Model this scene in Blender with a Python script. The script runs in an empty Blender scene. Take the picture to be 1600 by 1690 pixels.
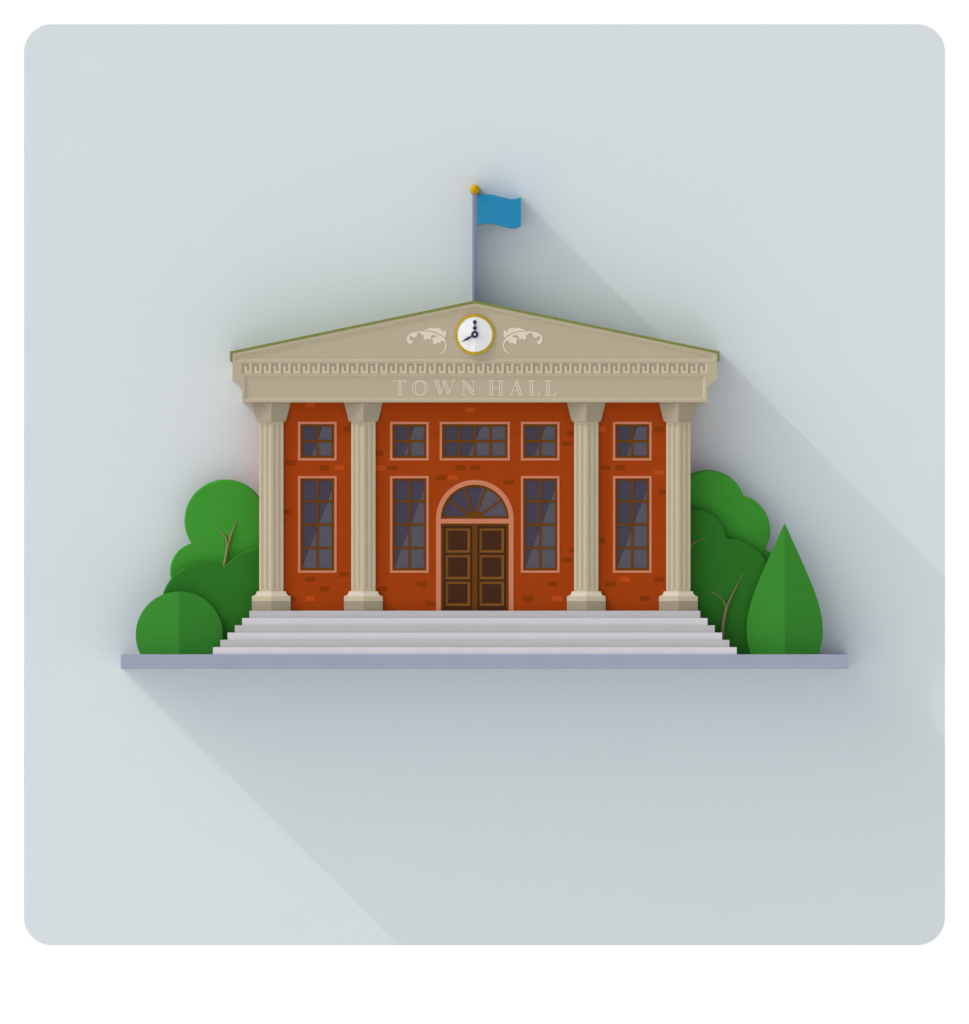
import bpy, bmesh, math
from mathutils import Vector
from mathutils.geometry import tessellate_polygon

# ------------------------------------------------------------------ camera, sky, sun, exposure
S = 0.015                                   # metres per photo pixel
def X(px): return (px - 800) * S
def Z(py): return (1080 - py) * S
YW = 1.5                                    # depth of the pale panel behind everything
YB = 0.2                                    # brick face
sc = bpy.context.scene
cam = bpy.data.cameras.new('camera'); co = bpy.data.objects.new('camera', cam)
sc.collection.objects.link(co); sc.camera = co
CD = 600.0
co.location = (0, -CD, Z(845)); co.rotation_euler = (math.radians(90), 0, 0)
cam.sensor_fit = 'VERTICAL'; cam.sensor_height = 24
cam.lens = 24 * CD / (1690 * S); cam.clip_start = 10; cam.clip_end = 6000

SK = 4.4                                    # light runs SK right and SK down for each metre back
ELEV = math.atan(SK / math.sqrt(SK * SK + 1))
w = bpy.data.worlds.new("World"); sc.world = w; w.use_nodes = True
nt = w.node_tree; bg = nt.nodes['Background']
sky = nt.nodes.new('ShaderNodeTexSky'); sky.sky_type = 'NISHITA'; sky.sun_disc = False
sky.sun_elevation = ELEV; sky.sun_rotation = math.radians(180) + math.atan2(SK, 1)
sky.air_density = 1.0; sky.dust_density = 4.0; sky.ozone_density = 1.0
hs = nt.nodes.new('ShaderNodeHueSaturation'); hs.inputs['Saturation'].default_value = 0.35
nt.links.new(sky.outputs[0], hs.inputs['Color']); nt.links.new(hs.outputs[0], bg.inputs[0])
bg.inputs[1].default_value = 0.15
sl = bpy.data.lights.new('sun', 'SUN'); sl.energy = 1.2; sl.angle = math.radians(0.5)
sl.color = (1, 0.97, 0.92)
so = bpy.data.objects.new('sun', sl); sc.collection.objects.link(so)
so.rotation_euler = Vector((SK, 1, -SK)).to_track_quat('-Z', 'Y').to_euler()
so.location = (-20, -20, 30)
sc.view_settings.view_transform = 'Standard'; sc.view_settings.look = 'None'
sc.view_settings.exposure = 0.21; sc.view_settings.gamma = 1
EXPO = 0.0

# ------------------------------------------------------------------ materials
def lin(c): 
    c /= 255.0
    return c / 12.92 if c <= 0.04045 else ((c + 0.055) / 1.055) ** 2.4
def mat(name, rgb, k=1.0, rough=0.85, var=0.03, scale=1.5, spec=0.12, bump=0.0):
    m = bpy.data.materials.new(name); m.use_nodes = True
    n = m.node_tree; p = n.nodes['Principled BSDF']
    c = [min(0.95, lin(v) * k) for v in rgb]
    tc = n.nodes.new('ShaderNodeTexCoord'); no = n.nodes.new('ShaderNodeTexNoise')
    no.inputs['Scale'].default_value = scale; no.inputs['Detail'].default_value = 6
    n.links.new(tc.outputs['Object'], no.inputs['Vector'])
    r = n.nodes.new('ShaderNodeValToRGB')
    r.color_ramp.elements[0].position = 0.3; r.color_ramp.elements[1].position = 0.7
    r.color_ramp.elements[0].color = [v * (1 - var) for v in c] + [1]
    r.color_ramp.elements[1].color = [min(0.96, v * (1 + var)) for v in c] + [1]
    n.links.new(no.outputs['Fac'], r.inputs[0]); n.links.new(r.outputs[0], p.inputs['Base Color'])
    p.inputs['Roughness'].default_value = rough
    p.inputs['Specular IOR Level'].default_value = spec
    if bump:
        n2 = n.nodes.new('ShaderNodeTexNoise'); n2.inputs['Scale'].default_value = 40
        n.links.new(tc.outputs['Object'], n2.inputs['Vector'])
        b = n.nodes.new('ShaderNodeBump'); b.inputs['Strength'].default_value = bump; b.inputs['Distance'].default_value = 0.01
        n.links.new(n2.outputs['Fac'], b.inputs['Height']); n.links.new(b.outputs[0], p.inputs['Normal'])
    return m
K = 1.0
M = {
 'panel': mat('pale_blue_grey_paint', (209, 217, 220), K, var=0.004, scale=0.3),
 'ground': mat('pale_bounce_ground', (232, 232, 230), 1, var=0.05, scale=0.2),  # kept very pale so the unseen ground bounces light upward
 'pavement': mat('lilac_grey_paving', (154, 160, 180), 0.970, var=0.015),
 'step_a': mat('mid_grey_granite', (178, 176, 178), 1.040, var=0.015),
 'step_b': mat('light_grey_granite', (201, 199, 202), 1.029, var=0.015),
 'brick': mat('red_brown_brick', (156, 62, 17), 0.980, var=0.025, scale=3, spec=0),
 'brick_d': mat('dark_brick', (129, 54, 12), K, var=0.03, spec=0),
 'brick_l': mat('orange_brick', (178, 73, 23), K, var=0.03, spec=0),
 'surround': mat('salmon_stone', (198, 122, 92), 0.969, var=0.015),
 'stone': mat('beige_stone', (177, 166, 141), K, var=0.012),
 'stone_l': mat('light_beige_stone', (197, 183, 157), K, var=0.012),
 'stone_d': mat('dark_beige_stone', (159, 148, 126), K, var=0.012),
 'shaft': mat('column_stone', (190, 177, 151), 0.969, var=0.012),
 'flute': mat('flute_shade_stone', (172, 160, 136), K, var=0.012),  # darker than the shaft: groove shade put into the colour
 'cap': mat('capital_stone', (160, 150, 128), 0.941, var=0.012),
 'base_l': mat('column_base_stone', (212, 200, 180), 0.967, var=0.012),
 'plinth': mat('plinth_stone', (150, 140, 120), K, var=0.012),
 'carve': mat('carved_white_stone', (216, 205, 186), K, var=0.012),
 'roof': mat('moss_green_roof', (120, 130, 62), 0.960, var=0.03),
 'wood': mat('brown_wood', (102, 60, 18), K, var=0.03, scale=4, rough=0.8, spec=0.0),
 'wood_d': mat('dark_brown_wood', (68, 42, 27), 0.950, var=0.03, scale=4, rough=0.8, spec=0.0),
 'wood_m': mat('mid_brown_wood', (118, 74, 32), K, var=0.03, scale=4, rough=0.8, spec=0.0),
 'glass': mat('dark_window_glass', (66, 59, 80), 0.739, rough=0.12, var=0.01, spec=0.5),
 'glass_glint': mat('glint_window_glass', (66, 59, 80), 0.671, rough=0.5, var=0.01, spec=0.9),  # more reflective copy of the glass, stands in for a diagonal glint
 'gold': mat('gilded_metal', (190, 156, 10), 0.900, rough=0.6, var=0.02, spec=0.05),
 'dial': mat('white_enamel', (232, 232, 232), 0.980, rough=0.6, var=0.005),
 'hand': mat('dark_hand_metal', (60, 52, 76), K, rough=0.6),
 'pole': mat('grey_blue_steel', (122, 128, 152), 0.986, rough=0.6, var=0.01),
 'flag': mat('blue_cloth', (38, 131, 174), 0.990, rough=0.9, var=0.01),
 'leaf_l': mat('light_green_foliage', (60, 142, 48), 1.049, rough=1, var=0.03, scale=2, spec=0.02),
 'leaf_d': mat('dark_green_foliage', (43, 107, 35), 1.106, rough=1, var=0.03, scale=2, spec=0.02),
 'leaf_m': mat('mid_green_foliage', (54, 127, 45), 1.08, rough=1, var=0.03, scale=2, spec=0.02),
 'bark': mat('grey_brown_bark', (124, 118, 80), K, rough=0.9, var=0.08, scale=8),
}

# ------------------------------------------------------------------ helpers
def link(o, parent=None):
    sc.collection.objects.link(o)
    if parent is not None: o.parent = parent
    return o
def thing(name, label, cat, loc=(0, 0, 0), group=None):
    o = bpy.data.objects.new(name, None); o.location = loc; link(o)
    o['label'] = label; o['category'] = cat
    if group: o['group'] = group
    return o
class MB:
    """collects faces in world coordinates, builds ONE mesh object"""
    def __init__(s): s.v = []; s.f = []; s.mi = []; s.mats = []
    def m(s, key):
        if key not in s.mats: s.mats.append(key)
        return s.mats.index(key)
    def face(s, pts, key):
        b = len(s.v); s.v += [tuple(p) for p in pts]; s.f.append(list(range(b, b + len(pts)))); s.mi.append(s.m(key))
    def flat(s, poly, y, key, holes=(), back=False):
        loops = [[Vector((X(a), Z(b), 0)) for a, b in l] for l in [poly] + list(holes)]
        pts = [p for l in loops for p in l]
        for t in tessellate_polygon(loops):
            a, b, c = (pts[i] for i in t)
            # front faces look towards -y
            ar = (b - a).cross(c - a).z
            tri = (a, b, c) if ar > 0 else (a, c, b)
            if back: tri = tri[::-1]
            s.face([(p.x, y, p.y) for p in tri], key)
    def walls(s, poly, y0, y1, key, poly2=None):
        q = poly2 or poly; n = len(poly)
        for i in range(n):
            a, b = poly[i], poly[(i + 1) % n]; c, d = q[(i + 1) % n], q[i]
            s.face([(X(a[0]), y0, Z(a[1])), (X(b[0]), y0, Z(b[1])), (X(c[0]), y1, Z(c[1])), (X(d[0]), y1, Z(d[1]))], key)
    def solid(s, poly, y0, y1, key, recess=()):
        """slab between y0 (front) and y1; recess = (outer, inner, depth, side material, floor material)"""
        s.flat(poly, y0, key, [r[0] for r in recess]); s.flat(poly, y1, key, back=True); s.walls(poly, y0, y1, key)
        for o, i, d, ks, kf in recess:
            s.walls(o, y0, y0 + d, ks, i)
            if kf: s.flat(i, y0 + d, kf)
    def box(s, x0, x1, p0, p1, y0, y1, key): s.solid(rect(x0, x1, p0, p1), y0, y1, key)
    def ridge(s, poly, xc, W, yside, yr, yback, key, dz=None):
        """slab whose front is folded into a vertical ridge at xc (two flat facets)"""
        m = (yside - yr) / W
        f = lambda x: yside - m * max(0.0, (W - abs(x - xc)))
        for sgn in (-1, 1):
            half = clip(poly, xc, sgn)
            if len(half) < 3: continue
            loops = [[Vector((a, b, 0)) for a, b in half]]; pts = loops[0]
            for t in tessellate_polygon(loops):
                a, b, c = (pts[i] for i in t)
                tri = (a, b, c) if (b - a).cross(c - a).z < 0 else (a, c, b)
                s.face([(X(p.x), f(p.x), Z(p.y)) for p in tri], key)
                s.face([(X(p.x), yback, Z(p.y)) for p in tri[::-1]], key)
            n = len(half)
            for i in range(n):
                a, b = half[i], half[(i + 1) % n]
                if abs(a[0] - xc) < 1e-6 and abs(b[0] - xc) < 1e-6: continue
                s.face([(X(a[0]), f(a[0]), Z(a[1])), (X(b[0]), f(b[0]), Z(b[1])), (X(b[0]), yback, Z(b[1])), (X(a[0]), yback, Z(a[1]))], key)
    def build(s, name, parent=None, smooth=False):
        me = bpy.data.meshes.new(name); o = bpy.data.objects.new(name, me); link(o, parent)
        off = Vector((0, 0, 0))
        if parent is not None:
            p = parent
            while p: off += p.location; p = p.parent
        me.from_pydata([(a - off.x, b - off.y, c - off.z) for a, b, c in s.v], [], s.f)
        for k in s.mats: me.materials.append(M[k])
        for p, i in zip(me.polygons, s.mi): p.material_index = i
        bm = bmesh.new(); bm.from_mesh(me); bmesh.ops.remove_doubles(bm, verts=bm.verts, dist=1e-5)
        bmesh.ops.recalc_face_normals(bm, faces=bm.faces) if name in CLOSED else None
        bm.to_mesh(me); bm.free()
        if smooth:
            for p in me.polygons: p.use_smooth = True
        return o
CLOSED = set()
def rect(x0, x1, p0, p1): return [(x0, p0), (x1, p0), (x1, p1), (x0, p1)]
def clip(poly, xc, sgn):
    out = []; n = len(poly)
    for i in range(n):
        a, b = poly[i], poly[(i + 1) % n]
        ia, ib = (a[0] - xc) * sgn >= 0, (b[0] - xc) * sgn >= 0
        if ia: out.append(a)
        if ia != ib:
            t = (xc - a[0]) / (b[0] - a[0]); out.append((xc, a[1] + t * (b[1] - a[1])))
    return out
def clipline(poly, p, q, sgn):
    """keep the side of line p->q given by sgn"""
    d = lambda a: ((q[0] - p[0]) * (a[1] - p[1]) - (q[1] - p[1]) * (a[0] - p[0])) * sgn
    out = []; n = len(poly)
    for i in range(n):
        a, b = poly[i], poly[(i + 1) % n]; da, db = d(a), d(b)
        if da >= 0: out.append(a)
        if (da >= 0) != (db >= 0):
            t = da / (da - db); out.append((a[0] + t * (b[0] - a[0]), a[1] + t * (b[1] - a[1])))
    return out
def arc(cx, cy, r, a0, a1, n=40):
    return [(cx + r * math.cos(math.radians(a0 + (a1 - a0) * i / n)), cy - r * math.sin(math.radians(a0 + (a1 - a0) * i / n))) for i in range(n + 1)]
def circ(cx, cy, r, n=64): return arc(cx, cy, r, 0, 360 * (n - 1) / n, n - 1)
def mir(poly): return [(1568 - a, b) for a, b in reversed(poly)]

# ------------------------------------------------------------------ the setting
SC = (CD + YW) / CD                                             # the panel is a little larger than the front plane
b = MB(); r = 46
pp = arc(1560 - r, 40 + r, r, 0, 90, 16) + arc(40 + r, 40 + r, r, 90, 180, 16) + arc(40 + r, 1560 - r, r, 180, 270, 16) + arc(1560 - r, 1560 - r, r, 270, 360, 16)
pp = [((a - 800) * SC + 800, (c - 845) * SC + 845) for a, c in pp]
b.solid(pp, YW, YW + 0.3, 'panel')
o = b.build('backdrop_panel'); o['kind'] = 'structure'
b = MB(); b.box(200, 1400, 1080, 1104, -0.40, YW - 0.002, 'pavement'); o = b.build('pavement'); o['kind'] = 'structure'
b = MB(); g = -15.0
b.face([(-3000, -3000, g), (3000, -3000, g), (3000, 3000, g), (-3000, 3000, g)], 'ground'); o = b.build('ground'); o['kind'] = 'structure'  # unseen ground sheet, added for the light it bounces up
ms = bpy.data.materials.new('white_glow_backdrop'); ms.use_nodes = True; n = ms.node_tree  # self-lit white for the blank surround, not a sky of the place
n.nodes.remove(n.nodes['Principled BSDF']); em = n.nodes.new('ShaderNodeEmission')
em.inputs[0].default_value = (1, 1, 1, 1); em.inputs[1].default_value = 1.02 / 2 ** sc.view_settings.exposure
n.links.new(em.outputs[0], n.nodes['Material Output'].inputs[0]); M['sky'] = ms
b = MB(); R_ = 320.0; N = 48                                    # tall curved white sheet added behind the panel, glowing by itself
for i in range(N):
    a0, a1 = (math.radians(180 * t / N) for t in (i, i + 1))
    b.face([(R_ * math.cos(a0), 20 + 60 * math.sin(a0), g - 1), (R_ * math.cos(a1), 20 + 60 * math.sin(a1), g - 1),
            (R_ * math.cos(a1), 20 + 60 * math.sin(a1), 90), (R_ * math.cos(a0), 20 + 60 * math.sin(a0), 90)], 'sky')
o = b.build('sky'); o['kind'] = 'structure'  # the added glowing white sheet

# ------------------------------------------------------------------ town hall
hall = thing('town_hall', 'red brick town hall with beige stone columns, pediment clock and double door', 'building', (X(784), YB, 0))
H = lambda bld, name, par=None: bld.build(name, par or hall)

wins = []                                                       # x0, x1, y0, y1, column bars, row bars, glint line
for cx in (524, 676, 892, 1044):
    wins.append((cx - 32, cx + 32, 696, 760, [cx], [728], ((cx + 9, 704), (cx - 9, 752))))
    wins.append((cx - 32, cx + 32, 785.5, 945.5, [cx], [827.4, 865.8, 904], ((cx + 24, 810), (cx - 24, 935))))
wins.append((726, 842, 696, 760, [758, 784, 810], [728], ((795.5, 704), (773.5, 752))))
arch_in = [(840, 1008)] + arc(784, 856, 56, 0, 180, 48) + [(728, 1008)]
DARK = [(568,704),(472,760),(528,768),(616,744),(640,768),(464,840),(456,856),(560,944),(504,952),(528,968),(472,984),(624,968),
        (688,960),(704,992),(752,768),(776,768),(720,784),(832,792),(864,984),(936,712),(928,728),(1080,704),(992,768),(1016,768),
        (1088,808),(984,888),(940,904),(928,920),(904,960),(1080,952),(1000,960),(1056,984)]
LIGHT = [(504,664),(552,768),(620,768),(740,784),(768,672),(984,704),(1080,776),(1024,952),(912,984),(504,984)]
b = MB()
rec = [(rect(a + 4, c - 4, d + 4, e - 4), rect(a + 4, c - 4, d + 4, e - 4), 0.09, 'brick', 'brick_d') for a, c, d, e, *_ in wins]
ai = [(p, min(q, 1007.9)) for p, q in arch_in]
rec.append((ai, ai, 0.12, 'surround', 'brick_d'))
b.solid(rect(432, 1136, 664, 1008), YB, YW - 0.002, 'brick', rec)
for L, k in ((DARK, 'brick_d'), (LIGHT, 'brick_l')):
    for x, y in L: b.box(x, x + 16, y, y + 8, YB - 0.0015, YB + 0.01, k)
H(b, 'wall')
b = MB(); b.box(428, 1140, 1008.1, 1079.9, YB + 0.01, YW - 0.002, 'step_a'); H(b, 'foundation')

# windows
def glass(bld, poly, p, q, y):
    """one flat sheet; right of the line p-q a more reflective glass stands in for a reflection streak"""
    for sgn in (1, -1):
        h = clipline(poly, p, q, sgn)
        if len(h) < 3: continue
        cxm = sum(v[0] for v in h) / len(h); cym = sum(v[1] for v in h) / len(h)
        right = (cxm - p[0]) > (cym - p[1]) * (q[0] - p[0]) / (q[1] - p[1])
        bld.flat(h, y, 'glass_glint' if right else 'glass')
for x0, x1, y0, y1, cols, rows, gl in wins:
    b = MB(); fr = rect(x0 + 4, x1 - 4, y0 + 4, y1 - 4)
    b.flat(rect(x0, x1, y0, y1), YB - 0.008, 'surround', [fr]); b.walls(rect(x0, x1, y0, y1), YB - 0.008, YB + 0.01, 'surround')
    b.walls(fr, YB - 0.008, YB + 0.004, 'surround'); wf = H(b, 'window')
    b = MB(); inn = rect(x0 + 8, x1 - 8, y0 + 8, y1 - 8)
    b.flat(fr, YB + 0.004, 'wood', [inn]); b.walls(inn, YB + 0.004, YB + 0.06, 'wood')
    H(b, 'sash', wf)
    b = MB()
    for c in cols: b.box(c - 2, c + 2, y0 + 8, y1 - 8, YB + 0.005, YB + 0.06, 'wood')
    for r in rows: b.box(x0 + 8, x1 - 8, r - 2, r + 2, YB + 0.006, YB + 0.06, 'wood')
    H(b, 'glazing_bars', wf)
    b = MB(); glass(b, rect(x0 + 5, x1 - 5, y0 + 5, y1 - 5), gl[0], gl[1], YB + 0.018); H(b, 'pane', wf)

# doorway
b = MB()
outer = [(848, 1008)] + arc(784, 856, 64, 0, 180, 48) + [(720, 1008)]
inner = [(728, 1008)] + arc(784, 856, 56, 180, 0, 48) + [(840, 1008)]
b.solid(outer + inner, YB - 0.010, YB + 0.01, 'surround'); b.box(728, 840, 856, 864, YB - 0.009, YB + 0.1, 'surround')
H(b, 'door_surround')
b = MB()
fo = arc(784, 856, 55.8, 0, 180, 48); fi = [(835.8, 852)] + arc(784, 856, 52, 4.5, 175.5, 48) + [(732.2, 852)]
b.flat(fo, YB + 0.004, 'wood', [fi]); b.walls(fi, YB + 0.004, YB + 0.06, 'wood')
fl = H(b, 'fanlight')
b = MB()
for i, an in enumerate((35, 71, 109, 145)):
    c, s_ = math.cos(math.radians(an)), math.sin(math.radians(an))
    a0, a1 = (784 + 6 * c, 856 - 6 * s_), (784 + 53 * c, 856 - 53 * s_); nx, ny = s_ * 1.9, c * 1.9
    b.solid([(a0[0] - nx, a0[1] - ny), (a1[0] - nx, a1[1] - ny), (a1[0] + nx, a1[1] + ny), (a0[0] + nx, a0[1] + ny)], YB + 0.005 + i * 0.0005, YB + 0.06, 'wood')
b.solid([(770, 853), (772, 848), (777, 845), (784, 843.5), (791, 845), (796, 848), (798, 853)], YB + 0.0046, YB + 0.06, 'wood')
H(b, 'glazing_bars', fl)
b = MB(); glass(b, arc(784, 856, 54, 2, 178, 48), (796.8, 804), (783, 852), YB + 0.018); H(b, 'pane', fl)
b = MB()
b.solid([(728.1, 1008), (728.1, 864.1), (839.9, 864.1), (839.9, 1008), (836, 1008), (836, 868), (788, 868), (788, 1008), (780, 1008), (780, 868), (732, 868), (732, 1008)], YB + 0.004, YB + 0.1, 'wood')
H(b, 'door_frame')
for x0 in (732, 788):
    b = MB(); rc = []
    px0 = x0 + 4
    for y0 in (872, 916, 960):
        rc.append((rect(px0, px0 + 40, y0, y0 + 40), rect(px0 + 4, px0 + 36, y0 + 4, y0 + 36), 0.012, 'wood_m', 'wood_d'))
    b.solid(rect(x0 + 0.05, x0 + 47.95, 868.05, 1007.9), YB + 0.008, YB + 0.115, 'wood_d', rc)
    H(b, 'door')

# columns
for cx in (448, 600, 968, 1120):
    b = MB()
    fw = [(-16, -12), (-8, -4), (4, 8), (12, 16)]
    ys, yr = YB - 0.06, YB - 0.108; mm = (ys - yr) / 20
    f = lambda x: ys - mm * (20 - abs(x))
    # front facets with grooves: strips between x breakpoints
    bp = [-20, -16, -12, -8, -4, 0, 4, 8, 12, 16, 20]
    for x0, x1 in zip(bp, bp[1:]):
        g_ = (x0, x1) in fw
        def q(xa, xb, pa, pb, ya, yb, k): b.face([(X(cx + xa), ya, Z(pb)), (X(cx + xb), yb, Z(pb)), (X(cx + xb), yb, Z(pa)), (X(cx + xa), ya, Z(pa))], k)
        if not g_: q(x0, x1, 696, 976, f(x0), f(x1), 'shaft')
        else:
            q(x0, x1, 696, 700, f(x0), f(x1), 'shaft'); q(x0, x1, 972, 976, f(x0), f(x1), 'shaft')
            d = 0.006; xa, xb = x0 + .3, x1 - .3
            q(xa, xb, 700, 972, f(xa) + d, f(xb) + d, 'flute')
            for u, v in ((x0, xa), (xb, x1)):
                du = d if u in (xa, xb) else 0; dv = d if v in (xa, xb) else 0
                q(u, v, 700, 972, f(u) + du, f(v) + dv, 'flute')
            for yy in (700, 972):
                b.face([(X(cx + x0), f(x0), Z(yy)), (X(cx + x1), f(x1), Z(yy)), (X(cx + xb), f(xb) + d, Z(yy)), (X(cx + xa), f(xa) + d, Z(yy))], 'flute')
    for sx in (-20, 20):
        b.face([(X(cx + sx), ys, Z(976)), (X(cx + sx), YB + 0.01, Z(976)), (X(cx + sx), YB + 0.01, Z(696)), (X(cx + sx), ys, Z(696))], 'shaft')
    col = H(b, 'column')
    b = MB()
    b.ridge([(cx - 32, 664), (cx + 32, 664), (cx + 25, 692), (cx + 23, 696), (cx - 23, 696), (cx - 25, 692)], cx, 32, YB - 0.04, YB - 0.185, YB + 0.01, 'cap')
    H(b, 'capital', col)
    b = MB()
    cv = [(cx + 32 - 8 * math.cos(math.radians(t)), 984 - 8 + 8 * math.sin(math.radians(t))) for t in (0, 22, 45, 67, 90)]
    cvl = [(2 * cx - a, c) for a, c in reversed(cv)]
    b.ridge(cv + [(cx + 32, 984.01)] + [(cx - 32, 984.01)] + cvl, cx, 32, YB - 0.08, YB - 0.157, YB + 0.01, 'base_l')
    b.ridge(rect(cx - 32, cx + 32, 984, 992), cx, 32, YB - 0.08, YB - 0.157, YB + 0.01, 'shaft')
    H(b, 'base', col)
    b = MB(); b.ridge(rect(cx - 32, cx + 32, 992, 1008), cx, 32, YB - 0.08, YB - 0.157, YB + 0.01, 'plinth'); H(b, 'plinth', col)

# entablature, pediment, roof
b = MB()
cl = [(384 + 12 * math.sin(math.radians(t)), 640 - 12 * math.cos(math.radians(t))) for t in (0, 18, 36, 54, 72, 90)]
cl = [(384, 627.9)] + cl + [(400, 640), (400, 664)]
cr = [(1568 - a, c) for a, c in reversed(cl)]
ent = [(384, 597)] + cl + cr + [(1184, 597)]
b.solid(ent, 0, YW - 0.002, 'stone', [
    (rect(404, 1164, 620, 660), rect(408, 1160, 624, 656), 0.028, 'stone', 'stone'),
    (rect(400, 1168, 600, 616), rect(400, 1168, 600, 616), 0.008, 'stone_d', 'stone_d')])
en = H(b, 'entablature')
b = MB()
for i in range(48):
    x = 400 + 16 * i
    b.solid([(x + 4, 604), (x + 8, 604), (x + 8, 612), (x + 12, 612), (x + 12, 600.05), (x + 15.95, 600.05), (x + 15.95, 615.95), (x + 4, 615.95)], -0.001, 0.009, 'stone_l')
H(b, 'meander_band', en)
b = MB()
b.solid([(384, 583.2), (784, 500.2), (1184, 583.2), (1184, 596.9), (384, 596.9)], 0, YW - 0.002, 'stone',
        [([(388, 587), (784, 504.8), (1180, 587), (1180, 596.4), (388, 596.4)], [(392, 590.4), (784, 509), (1176, 590.4), (1176, 592), (392, 592)], 0.028, 'stone', 'stone')])
ped = H(b, 'pediment')
b = MB(); b.solid([(380, 580), (784, 496), (1188, 580), (1188, 596), (1184.1, 596), (1184.1, 583.1), (784, 500.1), (383.9, 583.1), (383.9, 596), (380, 596)], -0.006, YW - 0.002, 'roof'); H(b, 'roof')

# carved scrolls
UP = [(395,195),(450,180),(490,160),(540,145),(580,122),(600,128),(640,130),(665,145),(690,120),(730,125),(770,150),(800,170),(795,190),(815,215),(845,165),(870,190),(878,230),(870,280),(848,315),(800,266),(740,231),(680,206),(600,188),(520,180),(440,183)]
LO = [(230,215),(330,200),(380,188),(440,195),(520,194),(600,206),(680,229),(740,254),(790,284),(845,328),(870,380),(887,440),(884,500),(854,562),(785,622),(775,610),(832,553),(862,500),(865,440),(850,395),(820,375),(790,372),(770,375),(775,415),(740,420),(720,405),(700,415),(685,445),(640,430),(625,400),(630,360),(600,325),(650,310),(700,290),(735,285),(660,265),(615,265),(590,290),(580,355),(550,340),(520,330),(495,345),(480,365),(455,335),(450,300),(460,270),(420,255),(375,215),(340,225),(325,250),(320,290),(270,315),(225,290),(205,270),(185,290),(185,340),(205,370),(240,355),(250,385),(225,410),(230,445),(190,435),(150,400),(135,340),(145,290),(180,245)]
for fl_ in (0, 1):
    b = MB()
    for P in (UP, LO):
        q_ = [(660 + u / 11.43, 530 + v / 11.43) for u, v in P]
        b.solid(mir(q_) if fl_ else q_, 0.022, 0.029, 'carve')
    H(b, 'carved_scroll')

# clock
c = (784, 552)
b = MB()
o_ = circ(*c, 33); i_ = circ(*c, 29)
def ridge_y(x, W, y0, d): return y0 - d * (1 - abs(x - 784) / W)
n = len(o_)
for k in range(n):
    A, B, C, D = o_[k], o_[(k + 1) % n], i_[(k + 1) % n], i_[k]
    yf = lambda p: ridge_y(p[0], 33, 0.012, 0.065)
    b.face([(X(p[0]), yf(p) - 0.008, Z(p[1])) for p in (A, D, C, B)], 'gold')
    b.face([(X(A[0]), yf(A) - 0.008, Z(A[1])), (X(B[0]), yf(B) - 0.008, Z(B[1])), (X(B[0]), 0.06, Z(B[1])), (X(A[0]), 0.06, Z(A[1]))], 'gold')
    b.face([(X(D[0]), yf(D) - 0.008, Z(D[1])), (X(C[0]), yf(C) - 0.008, Z(C[1])), (X(C[0]), 0.06, Z(C[1])), (X(D[0]), 0.06, Z(D[1]))], 'gold')
clk = H(b, 'clock')
b = MB(); b.ridge(circ(*c, 29.2), 784, 33, 0.012, -0.053, 0.05, 'dial'); H(b, 'clock_face', clk)
yh = -0.075
b = MB()
b.flat(circ(*c, 6, 32), yh, 'hand', [circ(*c, 2, 32)]); b.walls(circ(*c, 6, 32), yh, yh + 0.03, 'hand')
b.solid(rect(783.2, 784.8, 530, 546.5), yh + 0.002, yh + 0.03, 'hand'); b.solid(circ(784, 541.3, 3.3, 24), yh + 0.003, yh + 0.03, 'hand')
b.solid([(784, 537.5)] + arc(784, 531.7, 3.3, -40, 220, 20), yh + 0.004, yh + 0.03, 'hand'); H(b, 'clock_hand', clk)
b = MB()
dx, dy = 761 - 784, 565.3 - 552; L = math.hypot(dx, dy); ux, uy = dx / L, dy / L
P = lambda t, s_: (784 + ux * t - uy * s_, 552 + uy * t + ux * s_)
b.solid([P(5, 1.1), P(14, 2.2), P(L, 0), P(14, -2.2), P(5, -1.1)], yh + 0.001, yh + 0.025, 'hand'); H(b, 'clock_hand', clk)
b = MB(); b.solid(circ(*c, 2, 24), yh + 0.01, yh + 0.03, 'dial'); H(b, 'hub', clk)

# lettering: inline serif capitals cut as raised strips
t1, t2 = 1.5, 1.05
def dst(x): return [(x - 1.9, 628, x - 1.9, 652, t1), (x + 1.9, 628, x + 1.9, 652, t1), (x - 5.5, 628.4, x + 5.5, 628.4, t2), (x - 5.5, 652, x + 5.5, 652, t2)]
LT = {
 'T': [(658.6, 628, 658.6, 652, t1), (662.4, 628, 662.4, 652, t1), (650, 628.4, 671, 628.4, t2), (650.4, 628, 650.4, 633, t2), (670.6, 628, 670.6, 633, t2), (655, 652, 666, 652, t2)],
 'W': [(718.5, 628, 726.8, 652, t1), (722.3, 628, 729.6, 649, t1), (727.2, 652, 734.8, 630, t2), (731.5, 628, 740.5, 652, t1), (735.4, 628, 743.2, 649, t1), (740.8, 652, 749, 628, t2),
       (715.2, 628.4, 726, 628.4, t2), (729.5, 628.4, 738.5, 628.4, t2), (745.5, 628.4, 752, 628.4, t2)],
 'N': [(766, 629, 766, 652, t2), (764, 628, 781, 652, t1), (768, 628, 782.3, 647.6, t1), (782.2, 628, 782.2, 652, t2), (761.5, 628.4, 769, 628.4, t2), (762, 652, 770, 652, t2), (778.3, 628.4, 785, 628.4, t2)],
 'H': dst(811.6) + dst(826.7) + [(813, 640, 825, 640, t2)],
 'A': [(843.8, 652, 852, 629, t2), (850.6, 630, 858, 652, t1), (853.4, 627, 861.8, 652, t1), (846.3, 644, 855, 644, t2), (840.5, 652, 847, 652, t2), (854.5, 652, 865, 652, t2)],
 'L': dst(877.8) + [(880, 652, 890.5, 652, t2), (890.3, 646.5, 890.3, 652.4, t2)],
}
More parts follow.
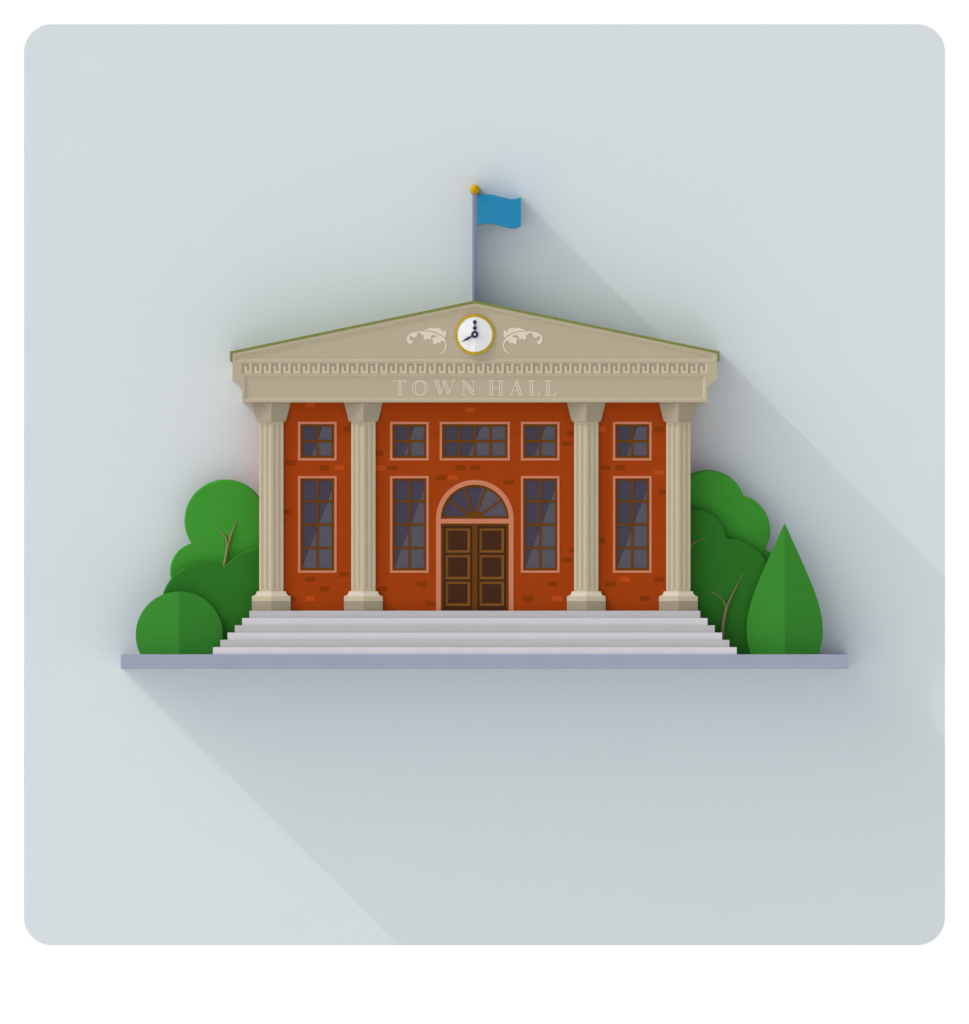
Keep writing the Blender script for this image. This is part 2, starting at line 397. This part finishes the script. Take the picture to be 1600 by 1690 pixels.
def letter(strokes, dx=0):
    b = MB()
    for i, (x0, y0, x1, y1, w_) in enumerate(strokes):
        L = math.hypot(x1 - x0, y1 - y0); nx, ny = -(y1 - y0) / L * w_ / 2, (x1 - x0) / L * w_ / 2
        b.solid([(x0 + nx + dx, y0 + ny), (x1 + nx + dx, y1 + ny), (x1 - nx + dx, y1 - ny), (x0 - nx + dx, y0 - ny)], 0.0235 - 0.0003 * i, 0.029, 'carve')
    H(b, 'letter', en)
letter(LT['T'])
b = MB()
def ell(rx, ry, n=48): return [(694 + rx * math.cos(2 * math.pi * i / n), 640.2 - ry * math.sin(2 * math.pi * i / n)) for i in range(n)]
b.flat(ell(13.2, 12.6), 0.0235, 'carve', [ell(12, 11.5)]); b.walls(ell(13.2, 12.6), 0.0235, 0.029, 'carve'); b.walls(ell(12, 11.5), 0.0235, 0.029, 'carve')
b.flat(ell(9.2, 12.2), 0.0232, 'carve', [ell(7.9, 11.2)]); b.walls(ell(9.2, 12.2), 0.0232, 0.029, 'carve'); b.walls(ell(7.9, 11.2), 0.0232, 0.029, 'carve')
H(b, 'letter', en)
for ch in 'WNHAL': letter(LT[ch])
letter(LT['L'], 27)

# ------------------------------------------------------------------ staircase
st = thing('staircase', 'wide grey stone staircase of six steps leading up to the brick building', 'stairs', (X(784), -0.36, 0))
for i in range(6):
    b = MB(); e = 12 * i
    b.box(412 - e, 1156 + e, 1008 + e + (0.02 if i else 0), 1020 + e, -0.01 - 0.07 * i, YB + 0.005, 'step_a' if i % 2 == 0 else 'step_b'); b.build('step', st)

# ------------------------------------------------------------------ flagpole and flag
YP = YW - 0.81  # flag, pole and ball run back solid to the panel to fill their shadow
fp = thing('flagpole', 'grey steel flagpole with gold ball finial standing on the roof ridge', 'flagpole', (X(784), YP, Z(497)))
b = MB(); b.ridge(rect(780, 788, 318, 499), 784, 4, YP, YP - 0.01, YW - 0.002, 'pole'); b.build('pole', fp)  # pole deepened into a fin so its shadow becomes a filled wedge
b = MB(); nu, nv = 32, 10; R0 = 8 * S; cz = Z(312)                # domed front, drawn back to the panel to stretch its shadow
rings = [(math.sin(math.pi / 2 * k / nv), YP + 0.02 - 0.12 * math.cos(math.pi / 2 * k / nv)) for k in range(nv + 1)] + [(1, YW - 0.002)]
for k in range(len(rings) - 1):
    for i in range(nu):
        q = []
        for ii, kk in ((i, k), (i + 1, k), (i + 1, k + 1), (i, k + 1)):
            th = 2 * math.pi * ii / nu; q.append((X(784) + R0 * rings[kk][0] * math.cos(th), rings[kk][1], cz + R0 * rings[kk][0] * math.sin(th)))
        b.face(q, 'gold')
b.build('finial', fp)
top = [(788.1, 324), (793, 321.3), (800, 319.8), (808, 319.8), (818, 321.5), (830, 325), (842, 327.8), (850, 328), (856, 326.3), (860, 324)]
def ftop(x):
    for (a, p), (c_, q) in zip(top, top[1:]):
        if x <= c_: return p + (q - p) * (x - a) / (c_ - a)
    return top[-1][1]
xs = [788.1 + 71.9 * i / 36 for i in range(37)]
b = MB(); b.solid([(x, ftop(x) + 48) for x in xs] + [(x, ftop(x)) for x in reversed(xs)], YP, YW - 0.002, 'flag')  # cloth thickened into a block for its wedge shadow
o = b.build('flag'); o['label'] = 'plain blue wavy flag flying from the pole on the roof'; o['category'] = 'flag'

# ------------------------------------------------------------------ trees and shrubs
def outline(circles, c, n=180, extra=None):
    out = []
    for i in range(n):
        a = 2 * math.pi * i / n; dx, dy = math.cos(a), math.sin(a); best = 0
        for cx, cy, r in circles:
            fx, fy = c[0] - cx, c[1] - cy
            bq = fx * dx + fy * dy; cq = fx * fx + fy * fy - r * r; D = bq * bq - cq
            if D >= 0: best = max(best, -bq + math.sqrt(D))
        out.append((c[0] + dx * best, c[1] + dy * best))
    return out
def crown(circles, c, yc, dep, key, parent, xlim=None):
    ol = outline(circles, c); b = MB(); n = len(ol)
    prof = [(0.0, 1), (0.5, 1), (0.8, 1), (0.965, 0.995), (0.988, 0.93), (0.997, 0.75), (1.0, 0.4), (1.0, -0.15), (0.98, -0.8), (0.8, -1), (0, -1)]
    def P(i, j):
        s_, h = prof[j]; x = c[0] + (ol[i][0] - c[0]) * s_; y = c[1] + (ol[i][1] - c[1]) * s_
        if xlim: x = min(x, xlim) if xlim < 784 else max(x, xlim)
        return (X(x), yc - dep * h, Z(min(y, 1079.9)))
    for i in range(n):
        k = (i + 1) % n
        for j in range(len(prof) - 1):
            b.face([P(i, j), P(k, j), P(k, j + 1), P(i, j + 1)], key)
    o = b.build('crown', parent)
    bm = bmesh.new(); bm.from_mesh(o.data); bmesh.ops.dissolve_degenerate(bm, edges=bm.edges, dist=1e-5)
    bmesh.ops.recalc_face_normals(bm, faces=bm.faces); bm.to_mesh(o.data); bm.free()
    return o
def tube(bld, pts, key='bark'):
    """pts: (px, py, y, radius px)"""
    n = 8; rings = []
    for i, (a, c_, y, r) in enumerate(pts):
        p = pts[max(0, i - 1)]; q = pts[min(len(pts) - 1, i + 1)]
        d = Vector((X(q[0]) - X(p[0]), q[2] - p[2], Z(q[1]) - Z(p[1]))).normalized()
        u = d.cross(Vector((0, 1, 0))).normalized(); v = d.cross(u)
        rings.append([Vector((X(a), y, Z(c_))) + (u * math.cos(2 * math.pi * k / n) + v * math.sin(2 * math.pi * k / n)) * r * 0.85 * S for k in range(n)])
    for A, B in zip(rings, rings[1:]):
        for k in range(n): bld.face([A[k], A[(k + 1) % n], B[(k + 1) % n], B[k]], key)
XL, XR = 431.5, 1136.5
def trunk(parent, *branches):
    b = MB()
    for br in branches: tube(b, br)
    return b.build('trunk', parent, smooth=True)

t = thing('tree', 'light green round-crowned tree with forked trunk left of the building', 'tree', (X(366), 0.8, 0))
crown([(372, 859, 68), (328, 943, 48), (385, 945, 48), (398, 915, 52)], (358, 903), 0.9, 0.12, 'leaf_l', t, XL)
yf = 0.775
trunk(t, [(364, 1079, yf - 0.060, 5), (367, 1000, yf - 0.072, 4.2), (371, 930, yf - 0.060, 3.4), (375, 905, yf - 0.036, 2.8), (381, 885, yf - 0.018, 2), (388, 866, yf + 0.000, 1.3), (394, 852, yf + 0.018, .6)],
      [(375.5, 902, yf - 0.036, 2.4), (373, 888, yf - 0.024, 1.8), (366, 879, yf - 0.006, 1.3), (360, 875, yf + 0.012, .7)])
t = thing('shrub', 'dark green double-domed shrub between the left steps and the round tree', 'shrub', (X(385), 0.8, 0))
crown([(339, 1002, 73.7), (440, 995, 92), (345, 1030, 66)], (385, 1003), 0.62, 0.12, 'leaf_d', t, XL)
def folded(parent, poly, xc, W, y0, m, yb, name='crown'):
    b = MB(); b.ridge(poly, xc, W, y0, y0 - m * W * S, yb, 'leaf_m'); return b.build(name, parent)
t = thing('bush', 'round green bush at the far left end of the pavement', 'bush', (X(296), 0.4, 0))
bp = [p for p in arc(296, 1048, 72, -26.4, 206.4, 90)]
folded(t, bp, 296, 72, 0.37, 0.165, 0.46)
t = thing('tree', 'light green tree with three rounded lobes right of the building', 'tree', (X(1200), 0.8, 0))
crown([(1169, 838, 62.4), (1213, 875, 59), (1240, 962, 60)], (1198, 893), 0.9, 0.12, 'leaf_l', t, XR)
trunk(t, [(1205, 1079, 0.9, 5), (1204, 1000, 0.9, 4), (1200, 920, 0.9, 3)])
t = thing('tree', 'dark green tree with thin forked trunk beside the right end of the steps', 'tree', (X(1192), 0.8, 0))
crown([(1147, 892, 52.7), (1200, 964, 75.8), (1214, 1036, 58)], (1185, 955), 0.62, 0.12, 'leaf_d', t, XR)
yf = 0.495
trunk(t, [(1191, 1079, yf - 0.072, 4.6), (1192, 1055, yf - 0.072, 4.2), (1194, 1030, yf - 0.060, 3.6), (1199.5, 1003, yf - 0.048, 2.9), (1208, 984, yf - 0.030, 2), (1217, 967, yf - 0.012, 1.5), (1228, 946, yf + 0.012, .6)],
      [(1199.5, 1004, yf - 0.042, 2), (1196, 993, yf - 0.030, 1.6), (1188, 984, yf - 0.012, 1.2), (1180, 979.5, yf, .9), (1172, 976.5, yf + 0.012, .5)])
b = MB(); tube(b, [(1137, 912, yf, 2), (1140, 901, yf - 0.006, 1.8), (1147, 894, yf - 0.006, 1.5), (1156, 890, yf, 1), (1168, 888.2, yf + 0.012, .5)]); b.build('branch', t, smooth=True)
t = thing('conifer', 'pointed teardrop conifer at the right end of the pavement', 'conifer', (X(1296), 0.4, 0))
hw = [(863.4, 0), (880, 7.6), (903, 18), (920, 25.7), (938, 33.6), (955, 41), (969, 46.8), (985, 52.5), (998, 56.7), (1010, 59.6), (1024, 62), (1039, 63), (1052, 62.4), (1066, 60), (1080, 56)]
poly = [(1295.6 + h, y) for y, h in hw] + [(1295.6 - h, y) for y, h in reversed(hw)][:-1]
folded(t, poly, 1295.6, 63, 0.36, 0.165, 0.46)
